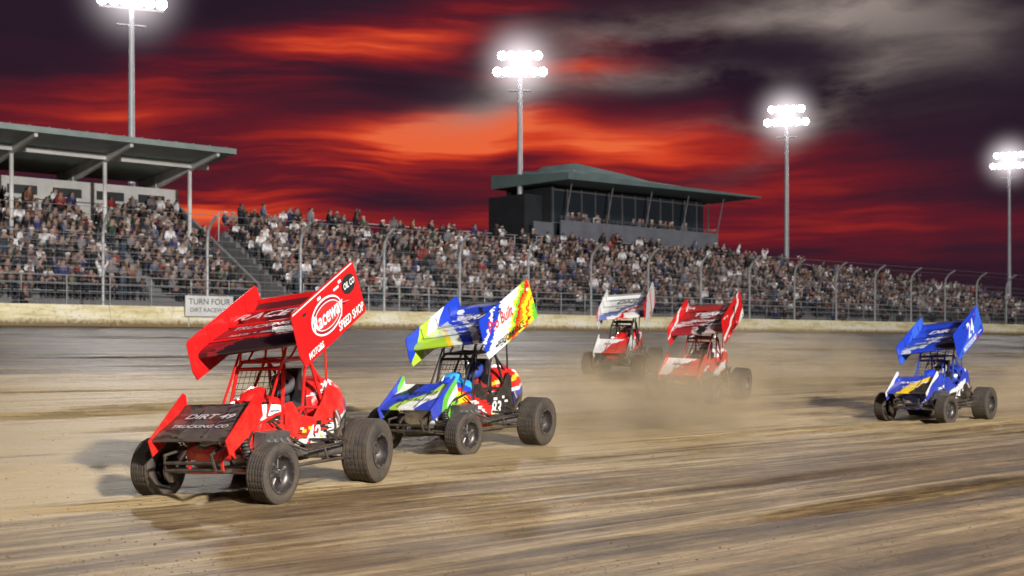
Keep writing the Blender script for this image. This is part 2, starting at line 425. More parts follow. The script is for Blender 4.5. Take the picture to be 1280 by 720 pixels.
q=MB(); q.tube([(3.5,-.03,2.5),(3.5,-.03,3.9)],.03,6); q.tube([(5.4,-.03,2.5),(5.4,-.03,3.9)],.03,6); q.obj('posts',steel,sg)
for i,(tx_,sz_) in enumerate((('TURN FOUR',.36),('DIRT RACEWAY',.26))):
    c=bpy.data.curves.new('t','FONT'); c.body=tx_; c.size=sz_; c.align_x='CENTER'; c.align_y='CENTER'
    o=bpy.data.objects.new('lettering',c); COL.objects.link(o); o.parent=sg; o.location=(4.45,-.126,3.58-.36*i); o.rotation_euler=(math.radians(90),0,0); c.materials.append(dark)
# distant trees
Vs=[];Fs=[];k=0
for i in range(110):
    az=random.uniform(-.55,.8); d=random.uniform(260,330); x,y=math.sin(az)*d,math.cos(az)*d; H=random.uniform(8,12); R=H*.45
    nq=700; c=np.random.randn(nq,3); c/=np.linalg.norm(c,axis=1)[:,None]; c*=(np.random.rand(nq,1)**.4)*np.array([R,R,H*.42]); c+=np.array([x,y,2+H*.52])
    e1=np.random.randn(nq,3)*.3; e2=np.random.randn(nq,3)*.3
    v=np.stack([c-e1-e2,c+e1-e2,c+e1+e2,c-e1+e2],1).reshape(-1,3)
    Vs.append(v);Fs.append(np.arange(nq*4).reshape(-1,4)+k);k+=nq*4
    v=np.array([(x-.3,y,0),(x+.3,y,0),(x+.15,y,H*.6),(x-.15,y,H*.6)]);Vs.append(v);Fs.append(np.arange(4)[None]+k);k+=4
np_mesh('distant_trees',np.concatenate(Vs),np.concatenate(Fs),pmat('foliage',(.02,.022,.016),.9,0,.5,.5),smooth=False)
# ------------------------------------------------------------------ flood lights
lampm=emis('lamp_lit',(1,.97,.97),40)
polem=pmat('pole_metal',(.5,.5,.52),.5,.2,.2,1)
def bloom_glow(name,R,st,c):  # lamp bloom made as a self-glowing sphere, nothing in it scatters
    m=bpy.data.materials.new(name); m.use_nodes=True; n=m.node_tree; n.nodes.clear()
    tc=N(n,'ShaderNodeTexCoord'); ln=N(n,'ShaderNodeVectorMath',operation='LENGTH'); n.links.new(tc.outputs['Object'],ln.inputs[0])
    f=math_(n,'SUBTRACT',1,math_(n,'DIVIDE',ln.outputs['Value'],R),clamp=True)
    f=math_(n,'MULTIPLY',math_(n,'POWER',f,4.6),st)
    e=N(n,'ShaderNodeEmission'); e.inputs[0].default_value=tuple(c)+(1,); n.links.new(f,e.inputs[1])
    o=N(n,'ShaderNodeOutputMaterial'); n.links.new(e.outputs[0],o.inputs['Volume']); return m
hz=bloom_glow('lamp_bloom',5.0,.85,(1,.90,.94))
import bmesh
for (x,y,tx,ty,P,added) in [(-21.4,72,0,20,26000,0),(.56,90.5,0,20,20000,0),(23.8,111,0,20,16000,0),(53.6,138,0,20,14000,0),(24,-17,4,28,205000,1)]:  # last pole is added, unseen behind the camera, as key light on the cars
    H=21.3; d=Vector((tx-x,ty-y,0)).normalized(); yaw=math.atan2(d.y,d.x)+math.pi/2
    M=Matrix.Translation((x,y,0))@Matrix.Rotation(yaw,4,'Z')
    e=new_empty('floodlight_pole',M)
    q=MB(); q.tube([(0,0,-.2),(0,0,H+.9)],[.27,.14],12); q.box(-1.75,1.75,-.06,.06,H-.75,H-.63); q.box(-1.4,1.4,-.06,.06,H+.55,H+.67); 
    q.box(-.8,.8,.1,.7,H-1.6,H-1.55)
    q.obj('pole',polem,e)
    hs=MB(); fc=MB()
    for (zz,xs) in ((H-.35,(-1.6,-.95,-.32,.32,.95,1.6)),(H+.78,(-1.25,-.6,0,.6,1.25))):
        for xx in xs:
            L=Matrix.Translation((xx,-.25,zz))@Matrix.Rotation(math.radians(28),4,'X')
            hs.lathe([(.35,.02),(.33,.12),(.15,.2),(-.02,.33),(-.02,.315),(.12,.19)],(0,0,0),20,M=L)
            fc.lathe([(-.005,.001),(-.005,.31)],(0,0,0),20,M=L)
            hs.tube([(xx,0,zz-.3),(xx,-.1,zz-.05)],.04,6)
    hs.obj('lamp_housings',polem,e); fc.obj('lamp_lenses',lampm,e)
    if not added:
        me=bpy.data.meshes.new('bloom_glow'); bm=bmesh.new(); bmesh.ops.create_icosphere(bm,subdivisions=3,radius=5.0); bm.to_mesh(me); bm.free(); me.materials.append(hz)
        o=bpy.data.objects.new('lamp_bloom',me); COL.objects.link(o); o.parent=e; o.location=(0,-.5,H+.2)
    l=bpy.data.lights.new('flood','SPOT'); l.energy=P; l.spot_size=math.radians(110); l.spot_blend=.6; l.shadow_soft_size=1.3; l.color=(1,.95,.9)
    lo=bpy.data.objects.new('flood_beam',l); COL.objects.link(lo)
    v=Vector((tx+2,ty+4,0))-Vector((x,y,H)); lo.matrix_world=Matrix.Translation(Vector((x,y,H))+d*1.0)@v.to_track_quat('-Z','Y').to_matrix().to_4x4()
    mw_=lo.matrix_world.copy(); lo.parent=e; lo.matrix_parent_inverse=M.inverted(); lo.matrix_world=mw_
# ------------------------------------------------------------------ sprint car
tire=pmat('tire_rubber',(.035,.033,.032),.7,0,.4,10,dirt=.32,bump=.3)
rimm=pmat('rim',(.08,.08,.09),.3,.8,.2,10,dirt=.3)
chrome=pmat('chrome',(.6,.6,.62),.22,1,.2,10,dirt=.4)
blackp=pmat('black_part',(.02,.02,.022),.45,.1,.3,10,dirt=.35)
eng=pmat('engine_alloy',(.3,.3,.31),.4,.8,.5,14,dirt=.4)
visor,_n,_b=nt('visor'); _b.inputs['Base Color'].default_value=(.01,.01,.015,1); _b.inputs['Roughness'].default_value=.05
decw=pmat('decal_white',(.8,.8,.78),.4,0,.1,10,dirt=.2)
decb=pmat('decal_black',(.015,.015,.015),.4,0,.1,10)
decr=pmat('decal_red',(.6,.02,.02),.4,0,.1,10)
decd=pmat('decal_dark_red',(.28,.01,.02),.4,0,.1,10)
decy=pmat('decal_yellow',(.8,.55,.03),.4,0,.1,10)
def text_geo(body,size,shear=.25):
    c=bpy.data.curves.new('t','FONT'); c.body=body; c.size=size; c.shear=shear; c.align_x='CENTER'; c.align_y='CENTER'; c.offset=size*.018; c.resolution_u=3
    o=bpy.data.objects.new('t',c); COL.objects.link(o)
    dg=bpy.context.evaluated_depsgraph_get(); dg.update(); me=bpy.data.meshes.new_from_object(o.evaluated_get(dg))
    V=[v.co.copy() for v in me.vertices]; F=[tuple(f.vertices) for f in me.polygons]
    bpy.data.objects.remove(o); bpy.data.meshes.remove(me); return V,F
def text_on(name,body,size,M,mat,parent,sx=1):
    V,F=text_geo(body,size); q=MB(); q.add([M@Vector((v.x*sx,v.y,0)) for v in V],F); return q.obj(name,mat,parent,smooth=0,recalc=False)
def basis(o,x,y):
    x=Vector(x).normalized();y=Vector(y).normalized();z=x.cross(y)
    return Matrix(((x.x,y.x,z.x,o[0]),(x.y,y.y,z.y,o[1]),(x.z,y.z,z.z,o[2]),(0,0,0,1)))
def ellipse(cx,cy,rx,ry,M,n=36):
    q=MB(); q.add([M@Vector((cx+rx*math.cos(2*math.pi*k/n),cy+ry*math.sin(2*math.pi*k/n),0)) for k in range(n)],[tuple(range(n))]); return q
def wheel(e,name,x,yc,R,W,side,steer=0):
    rr=.205 if R<.36 else .2
    h=W/2
    prof=[(-h*.86,rr-.01),(-h*.93,rr+.02),(-h*1.02,rr+(R-rr)*.35),(-h*1.03,rr+(R-rr)*.65),(-h*.95,R-.025),(-h*.88,R-.006)]
    nb_=6; tr=[]
    for i in range(nb_):
        y0=-h*.86+(2*h*.86)*i/nb_; y1=-h*.86+(2*h*.86)*(i+1)/nb_
        tr+=[(y0+.004,R),(y1-.010,R),(y1-.008,R-.007),(y1-.001,R-.007)]
    prof+=tr+[(h*.88,R-.006),(h*.95,R-.025),(h*1.03,rr+(R-rr)*.65),(h*1.02,rr+(R-rr)*.35),(h*.93,rr+.02),(h*.86,rr-.01)]
    M=Matrix.Translation((x,yc,R-.012))@Matrix.Rotation(steer,4,'Z')
    q=MB(); q.lathe(prof,(0,0,0),150,lambda k,j,r:(r-.005 if (k%5==0 and 5<j<len(prof)-6) else r),M=M)
    w=q.obj(name,tire,e,smooth=50)
    q=MB(); o=side
    rp=[(o*h*.9,rr+.012),(o*h*.97,rr+.008),(o*h*.95,rr-.02),(o*h*.6,rr-.03),(o*h*.35,rr-.06),(o*h*.3,.1),(o*h*.42,.075),(o*h*.42,.001)]
    q.lathe(rp,(0,0,0),40,M=M); q.lathe([(-o*h*.9,rr+.005),(-o*h*.9,rr-.02),(o*h*.3,rr-.035)],(0,0,0),32,M=M)
    q.obj(name+'_rim',rimm,e,smooth=40)
    q=MB(); q.lathe([(o*h*.985,rr+.012),(o*h*1.0,rr+.004),(o*h*.985,rr-.008)],(0,0,0),40,M=M)
    q.lathe([(o*(h*.42+.002),.05),(o*(h*.42+.06),.045),(o*(h*.42+.065),.001)],(0,0,0),20,M=M)
    for k in range(10):
        a=2*math.pi*k/10; q.box(math.cos(a)*(rr-.012)-.012,math.cos(a)*(rr-.012)+.012,o*h*.99-.008,o*h*.99+.008,math.sin(a)*(rr-.012)-.012,math.sin(a)*(rr-.012)+.012,M=M)
    for k in range(5):
        a=2*math.pi*k/5+.3
        q.tube([(math.cos(a)*.06,o*h*.4,math.sin(a)*.06),(math.cos(a)*(rr-.05),o*h*.42,math.sin(a)*(rr-.05))],.014,6,M=M)
    q.obj(name+'_hub',chrome,e)
HW=.675
def sprint_car(x,y,th,cfg,sc=1.05,roll=2.5):
    th=math.radians(th); f=Vector((-math.sin(th),-math.cos(th),0)); l=Vector((math.cos(th),-math.sin(th),0))
    h=.8; zf=gz(*(Vector((x,y))+f.xy*h)); zb=gz(*(Vector((x,y))-f.xy*h)); zl=gz(*(Vector((x,y))+l.xy*h)); zr=gz(*(Vector((x,y))-l.xy*h))
    f=Vector((f.x,f.y,(zf-zb)/1.6)).normalized(); l=Vector((l.x,l.y,(zl-zr)/1.6)); l=(l-f*l.dot(f)).normalized(); up=f.cross(l)
    M=Matrix(((f.x,l.x,up.x,x),(f.y,l.y,up.y,y),(f.z,l.z,up.z,(zf+zb+zl+zr)/4),(0,0,0,1)))@Matrix.Scale(sc,4)
    e=new_empty('sprint_car',M)
    bd=bpy.data.objects.new('body',None); COL.objects.link(bd); bd.parent=e; bd.rotation_euler=(math.radians(roll),math.radians(-.8),0); bd.location=(0,0,-.01)
    st=cfg.get('steer',-.12)
    wheel(e,'wheel_front_left',1.10,.70,.325,.25,1,st); wheel(e,'wheel_front_right',1.10,-.70,.325,.25,-1,st)
    wheel(e,'wheel_rear_left',-1.10,.74,.385,.37,1); wheel(e,'wheel_rear_right',-1.10,-.80,.42,.44,-1)
    q=MB(); q.tube([(1.10,-.62,.31),(1.10,.62,.31)],.03,10); q.tube([(-1.1,-.6,.39),(-1.1,.6,.38)],.045,10)
    q.tube([(1.0,-.6,.3),(1.0,.6,.3)],.014,8)
    for s in(-1,1):
        q.tube([(1.12,s*.55,.36),(.25,s*.36,.46)],.016,8); q.tube([(1.12,s*.55,.24),(.25,s*.36,.33)],.016,8)
        q.tube([(-1.1,s*.5,.5),(-.3,s*.36,.55)],.016,8); q.tube([(-1.1,s*.5,.28),(-.3,s*.36,.35)],.016,8)
        q.tube([(1.13,s*.46,.34),(1.05,s*.3,.68)],.03,10); q.tube([(1.12,s*.43,.42),(1.06,s*.33,.6)],.045,10)
        q.tube([(-1.12,s*.5,.4),(-1.0,s*.36,.85)],.03,10)
        q.tube([(1.1,s*.6,.2),(1.1,s*.6,.44)],.028,8)
    q.obj('suspension',chrome,e)
    fr=cfg['frame']
    q=MB(); r=.02; lo_=MB()
    for s in(-1,1):
        lo_.tube([(1.25,s*.2,.3),(.6,s*.3,.26),(-.7,s*.33,.26),(-1.25,s*.26,.4)],r)
        q.tube([(1.25,s*.2,.3),(1.28,s*.2,.58),(.35,s*.33,.86),(-.2,s*.37,.92),(-.78,s*.34,.9),(-1.3,s*.25,.85),(-1.25,s*.26,.4)],r)
        q.tube([(.22,s*.34,.87),(.08,s*.3,1.38),(.02,s*.27,1.46),(-.5,s*.27,1.5),(-.6,s*.28,1.45),(-.78,s*.34,.9),(-.85,s*.33,.27)],r*1.1)
        q.tube([(-.55,s*.27,1.48),(-1.28,s*.26,.9)],r)
        q.tube([(.22,s*.34,.87),(.3,s*.33,.28)],r); q.tube([(.3,s*.33,.28),(-.2,s*.37,.92),(-.8,s*.33,.3)],r*.9)
        q.tube([(-.5,s*.27,1.49),(-.2,s*.37,.92)],r*.9)
        q.tube([(.6,s*.3,.78),(.9,s*.28,.28),(1.2,s*.2,.55)],r*.9)
        lo_.tube([(-.8,s*.33,.3),(-.72,s*.62,.3),(-.6,s*.76,.32),(.35,s*.72,.32),(.5,s*.62,.3),(.55,s*.32,.28)],r)
        lo_.tube([(-.78,s*.34,.62),(-.66,s*.7,.5),(.3,s*.68,.46),(.42,s*.34,.6)],r*.85)
        lo_.tube([(-.1,s*.74,.32),(-.1,s*.69,.48)],r*.7)
        lo_.tube([(-1.25,s*.26,.45),(-1.62,s*.24,.42),(-1.66,s*.2,.6),(-1.35,s*.24,.8)],r)
        lo_.tube([(1.25,s*.2,.3),(1.55,s*.3,.34),(1.6,s*.28,.5),(1.28,s*.2,.56)],r*.9)
    lo_.tube([(1.58,-.29,.42),(1.58,.29,.42)],r*.9);lo_.tube([(1.55,-.3,.34),(1.55,.3,.34)],r*.9); lo_.tube([(-1.64,-.22,.5),(-1.64,.22,.5)],r)
    for (xx,yy,zz) in ((1.28,.2,.58),(1.25,.2,.3),(.08,.3,1.38),(-.5,.27,1.5),(.02,.27,1.46),(-.78,.34,.9),(.22,.34,.87)): q.tube([(xx,-yy,zz),(xx,yy,zz)],r)
    q.tube([(.02,-.27,1.46),(-.5,.27,1.5)],r*.8)
    q.obj('roll_cage_frame',fr,bd); lo_.obj('bumpers_and_nerf_bars',cfg.get('low',blackp),bd)
    q=MB(); q.loft([(1.36,.50,.60,.10,.7),(1.30,.42,.66,.2,.6),(1.05,.38,.76,.245,.55),(.7,.38,.90,.29,.5),(.45,.4,1.01,.32,.5),(.2,.42,1.08,.345,.5),(.12,.44,1.07,.34,.5)])
    q.obj('hood',cfg['hood'],bd)
    q=MB(); q.loft([(.5,1.0,1.04,.05,.8),(.35,1.0,1.14,.11,.7),(.18,1.0,1.18,.13,.7)],20); q.obj('air_scoop',cfg['hood'],bd)
    q=MB()
    for s in(-1,1):
        q.plate([(.2,s*.36,.3),(.2,s*.36,.98),(.05,s*.37,1.0),(-.12,s*.37,.84),(-.45,s*.37,.8),(-.68,s*.37,.98),(-.85,s*.37,1.2),(-.95,s*.37,1.1),(-.95,s*.37,.36)],(0,s*.012,0))
        q.plate([(1.0,s*.27,.33),(.92,s*.28,.68),(.22,s*.365,.74),(.22,s*.365,.3)],(0,s*.01,0))
    q.obj('side_panels',cfg['side'],bd)
    q=MB(); q.loft([(-.70,.55,1.06,.24,.5),(-.78,.48,1.22,.31,.5),(-1.0,.46,1.28,.345,.5),(-1.28,.5,1.22,.34,.5),(-1.5,.58,1.1,.28,.6),(-1.62,.7,.98,.16,.7)]); q.obj('fuel_tank_tail',cfg['tail'],bd)
    q=MB(); q.box(.28,.85,-.24,.24,.3,.62)
    for s in(-1,1):
        q.box(.28,.82,s*.3-.07,s*.3+.07,.56,.74,Matrix.Rotation(s*-.15,4,'X'))
        for i in range(4):
            xx=.34+.14*i
            q.tube([(xx,s*.33,.6),(xx-.01,s*.45,.6),(xx-.08,s*.5,.5),(xx-.22,s*.5,.42),(-.02,s*.5,.4)],.026,8)
        q.tube([(.02,s*.5,.41),(-.25,s*.52,.4),(-.8,s*.56,.4)],[.05,.055,.06],12)
    q.box(.9,1.18,-.16,.16,.36,.6)
    q.lathe([(0,.07),(.2,.07),(.2,.001)],(1.0,.2,.42),16)
    q.obj('engine',eng,bd)
    q=MB()
    for s in(-1,1):
        q.tube([(.8,s*.3,.7),(1.0,s*.36,.55),(1.1,s*.5,.42)],.012,6); q.tube([(.5,s*.36,.8),(.2,s*.42,.6),(-.3,s*.4,.45)],.012,6)
        for k in range(7): 
            z=.42+.035*k; q.lathe([(-.01,.05),(0,.06),(.01,.05)],(0,0,0),12,M=Matrix.Translation((1.115-.008*k,s*(.44-.016*k),z))@Matrix.Rotation(math.pi/2,4,'X'))
        q.box(1.04,1.16,s*.52-.02,s*.52+.02,.18,.42)
        q.lathe([(-.012,.14),(.012,.14),(.012,.05)],(0,0,0),20,M=Matrix.Translation((1.1,s*.53,.31)))
        q.box(-.6,-.2,min(s*.38,s*.44),max(s*.38,s*.44),.36,.5)
    q.obj('brakes_springs_hoses',blackp,bd)
    q=MB(); q.box(-.62,-.5,-.2,.2,.4,1.12); q.box(-.6,.15,-.22,.22,.3,.34); q.box(-.5,-.2,-.24,-.2,.5,.85);q.box(-.5,-.2,.2,.24,.5,.85)
    q.box(-.66,-.56,-.13,.13,1.1,1.38)
    q.tube([(.0,0,.88),(.18,0,.84)],.02,8)
    q.tube([(.06*math.sin(k*math.pi/8),.17*math.cos(k*math.pi/8),.88+.15*math.sin(k*math.pi/8)) for k in range(16)],.014,6,closed=True)
    q.tube([(-.7,.45,.3),(-1.0,.5,.75)],.02)
    q.obj('seat_and_steering',blackp,bd)
    q=MB()
    for k in range(9): q.tube([(.2,-.28+.07*k,1.06),(.05,-.24+.06*k,1.4)],.004,4)
    for k in range(5): q.tube([(.2-.03*k,-.29,1.08+.07*k),(.2-.03*k,.29,1.08+.07*k)],.004,4)
    q.obj('rock_screen',blackp,bd)
    nodes=[(-.4,0,.46),(-.46,0,.66),(-.49,0,.88),(-.48,0,1.0),(-.47,0,1.08)]
    rad=[.15,.15,.15,.07,.07];E=[(0,1),(1,2),(2,3),(3,4)]
    for s in(-1,1):
        k=len(nodes); nodes+=[(-.47,s*.19,.9),(-.34,s*.29,.70),(-.08,s*.2,.86),(-.03,s*.17,.9)]; rad+=[.075,.058,.045,.045]; E+=[(2,k),(k,k+1),(k+1,k+2),(k+2,k+3)]
        k=len(nodes); nodes+=[(-.3,s*.11,.44),(.1,s*.14,.6),(.45,s*.12,.4)]; rad+=[.09,.07,.05]; E+=[(0,k),(k,k+1),(k+1,k+2)]
    V_,F_=skin(nodes,E,rad,0,1); q=MB(); q.add(V_,F_); q.obj('driver_suit',cfg['suit'],bd,smooth=80)
    q=MB(); HM=Matrix.Translation((-.44,0,1.2)); 
    q.loft([(-.135,-.05,.07,.05,1),(-.12,-.1,.1,.09,.95),(-.06,-.13,.135,.125,.9),(.02,-.14,.145,.135,.9),(.08,-.145,.13,.125,.9),(.13,-.13,.09,.09,.9),(.15,-.1,.0,.05,1)],24,M=HM); q.obj('driver_helmet',cfg['helmet'],bd,smooth=60)
    q=MB(); q.loft([(.04,-.035,.06,.128,.8),(.10,-.035,.06,.118,.8),(.148,-.03,.05,.08,.8)],24,M=HM); q.obj('helmet_visor',visor,bd,smooth=60)
    # top wing
    WM=Matrix.Translation((-.3,.055,1.88))@Matrix.Rotation(math.radians(5),4,'X')@Matrix.Rotation(math.radians(22),4,'Y')
    xs=[.79,.775,.72,.6,.35,.1,-.2,-.5,-.7,-.79]; tp=[0,.03,.05,.062,.062,.052,.038,.03,.04,.075]; bt=[-.005,-.025,-.035,-.045,-.05,-.045,-.03,-.01,.01,.06]
    prof=[(a,b_) for a,b_ in zip(xs,tp)]+[(a,b_) for a,b_ in zip(xs[::-1],bt[::-1])]
    q=MB(); q.plate([(a,-HW+.005,b_) for a,b_ in prof],(0,2*HW-.01,0),M=WM); q.obj('top_wing_foil',cfg['foil'],bd,smooth=40)
    q=MB()
    q.plate([(.93,HW,-.24),(.97,HW,-.1),(.92,HW,.34),(.88,HW,.38),(-.85,HW,.42),(-.9,HW,.38),(-.9,HW,-.2),(-.86,HW,-.24)],(0,.014,0),M=WM); q.obj('top_wing_sideboard_left',cfg['wside'],bd,smooth=0)
    q=MB()
    q.plate([(.93,-HW,-.22),(.97,-HW,-.1),(.92,-HW,.2),(.88,-HW,.24),(-.85,-HW,.30),(-.9,-HW,.26),(-.9,-HW,-.18),(-.86,-HW,-.22)],(0,-.014,0),M=WM); q.obj('top_wing_sideboard_right',cfg.get('wside2',cfg['wside']),bd,smooth=0)
    q=MB()
    for (ys,t0,b0) in ((HW+.015,.37,-.235),(-HW-.015,.22,-.215)):
        sg_=1 if ys>0 else -1
        for xx in(.45,-.05,-.5): q.box(xx-.01,xx+.01,min(ys-sg_*.03,ys-sg_*.016),max(ys-sg_*.03,ys-sg_*.016),b0,t0,M=WM)
    q.box(-.815,-.80,-HW+.01,HW-.01,.04,.13,M=WM)
    for xx in (.5,0,-.5): q.box(xx-.012,xx+.012,-HW+.01,HW-.01,.066 if xx>.2 else .06,.075,M=WM)
    q.obj('top_wing_ribs',cfg.get('rib',chrome),bd,smooth=0)
    q=MB()
    for s in(-1,1):
        a1=WM@Vector((.45,s*.3,-.05)); a2=WM@Vector((-.3,s*.3,-.03))
        q.tube([(.06,s*.28,1.42),a1],.013); q.tube([(.5,s*.3,.84),a1],.015); q.tube([(-.5,s*.27,1.49),a2],.016); q.tube([(-.1,s*.27,1.47),a2],.013); q.tube([(-1.0,s*.28,1.15),WM@Vector((-.6,s*.3,0))],.014)
    q.tube([WM@Vector((.45,-.3,-.06)),WM@Vector((.45,.3,-.06))],.014); q.tube([WM@Vector((-.3,-.3,-.05)),WM@Vector((-.3,.3,-.05))],.014)
    q.obj('wing_struts',fr,bd)
    # nose wing
    NM=Matrix.Translation((1.22,0,.80))@Matrix.Rotation(math.radians(25),4,'Y')
    prof=[(.37,0),(.36,.02),(.2,.035),(0,.03),(-.2,.03),(-.36,.06),(-.36,.05),(-.2,.005),(0,-.01),(.2,-.02),(.36,-.015)]
    q=MB(); q.plate([(a,-.45,b_) for a,b_ in prof],(0,.9,0),M=NM); q.obj('nose_wing_foil',cfg['nfoil'],bd,smooth=40)
    q=MB()
    for s in(-1,1): q.plate([(.42,s*.455,-.15),(.42,s*.455,.03),(-.38,s*.455,.19),(-.42,s*.455,.15),(-.36,s*.455,-.09),(0,s*.455,-.14)],(0,s*.012,0),M=NM)
    q.obj('nose_wing_sideboards',cfg['nside'],bd,smooth=0)
    q=MB()
    for s in(-1,1): q.tube([(1.26,s*.2,.5),NM@Vector((-.05,s*.25,-.01))],.012); q.tube([(1.28,s*.2,.56),NM@Vector((.2,s*.25,-.02))],.012)
    for yy in(-.15,.15): q.box(-.34,.34,yy-.006,yy+.006,.034,.05,M=NM)
    q.obj('nose_wing_mounts',chrome,bd)
    PL=WM@basis((0,HW+.0185,.08),(-1,0,0),(0,0,1))
    cfg['decals'](bd,PL,WM,NM)
    FM=WM@basis((0,0,.082),(0,1,0),(-1,0,0))
    text_on('wing_lettering',cfg['ftext'],.30,FM@Matrix.Translation((0,.25,0)),cfg['fmat'],bd); text_on('wing_lettering_small',cfg['ftext2'],.15,FM@Matrix.Translation((0,-.18,0)),cfg['fmat'],bd)
    text_on('wing_lettering_small',"PARTS  *  TIRES  *  OIL",.09,FM@Matrix.Translation((0,-.42,0)),cfg['fmat'],bd)
    NF=NM@basis((0,0,.052),(0,1,0),(-1,0,0)); text_on('nose_lettering',cfg['ntext'],.15,NF@Matrix.Translation((0,.08,0)),cfg['nmat'],bd,1.1); text_on('nose_lettering',cfg['ftext2'],.09,NF@Matrix.Translation((0,-.14,0)),cfg['nmat'],bd,1.1)
    TL=basis((-.42,.384,.58),(-1,0,0),(0,0,1)); text_on('side_number',cfg['num'],.32,TL,cfg['nummat'],bd)
    HL=basis((.58,.345,.5),(-1,.11,0),(0,0,1)); text_on('side_lettering',cfg['ntext'],.13,HL,cfg['nummat'],bd)
    rr_=random.Random(int(x*10)); cols=[decw,decb,decr,decy]
    packs={0:MB(),1:MB(),2:MB(),3:MB()}
    for k in range(16):
        px=rr_.uniform(-.9,.12); pz=rr_.uniform(.36,.78); w_=rr_.uniform(.03,.07); h_=rr_.uniform(.012,.025)
        packs[rr_.randrange(4)].box(px-w_,px+w_,.3835,.3838+.0005*k/16,pz-h_,pz+h_)
    for k in range(14):
        px=rr_.uniform(-.8,.8); pz=rr_.choice([-.19,-.15,.31,.27]); w_=rr_.uniform(.03,.08); h_=rr_.uniform(.01,.018)
        packs[rr_.randrange(3)].box(px-w_,px+w_,HW+.0145,HW+.0155+.0005*k/14,pz-h_,pz+h_,M=WM)
    for k,mb in packs.items():
        if mb.v: mb.obj('stickers',cols[k],bd,smooth=0)
    return e
RED=(.66,.012,.012);WHT=(.78,.78,.76);BLK=(.015,.015,.017);BLU=(.015,.05,.48);YEL=(.85,.58,.02);GRN=(.12,.48,.04);DRD=(.14,.008,.015);ORG=(.8,.2,.01)
redpaint=pmat('red_paint',RED,.22,0,.12,3,dirt=.25,coat=.7)
def dec_red(bd,PL,WM,NM):
    ellipse(-.12,.0,.43,.2,PL).obj('logo_ring',decw,bd,smooth=0)
    P2=PL@Matrix.Translation((0,0,.003)); ellipse(-.12,0,.405,.178,P2).obj('logo_fill',decd,bd,smooth=0)
    P3=PL@Matrix.Translation((0,0,.0045)); ellipse(-.12,0,.36,.145,P3).obj('logo_ring_inner',decw,bd,smooth=0)
    P4=PL@Matrix.Translation((0,0,.006)); ellipse(-.12,0,.348,.135,P4).obj('logo_fill_inner',decr,bd,smooth=0)
    text_on('logo_lettering','Raceway',.24,PL@Matrix.Translation((-.12,0,.0075)),decw,bd)
    ellipse(.62,.13,.2,.11,PL).obj('badge',decb,bd,smooth=0); text_on('badge_lettering','OIL CO',.1,PL@Matrix.Translation((.62,.13,.004)),decw,bd)
    text_on('edge_lettering','SPEED SHOP',.14,PL@Matrix.Translation((.45,-.23,.002)),decw,bd); text_on('edge_small','MOTORS',.1,PL@Matrix.Translation((-.6,-.25,.002)),decw,bd)
    q=MB(); q.add([PL@Vector(p) for p in((-.9,.27,.001),(.84,.31,.001),(.84,.325,.001),(-.9,.285,.001))],[(0,1,2,3)]); q.obj('pinstripe',decw,bd,smooth=0)
def dec_txt(t,m_,size=.5,t2='RACING',m2=None,off=(.1,.02)):
    def f(bd,PL,WM,NM):
        text_on('wing_number',t,size,PL@Matrix.Translation((off[0],off[1],0.001)),m_,bd); text_on('edge_lettering',t2,.14,PL@Matrix.Translation((-.1,-.24,.002)),m2 or m_,bd)
    return f
CY=(.04,.35,.65)
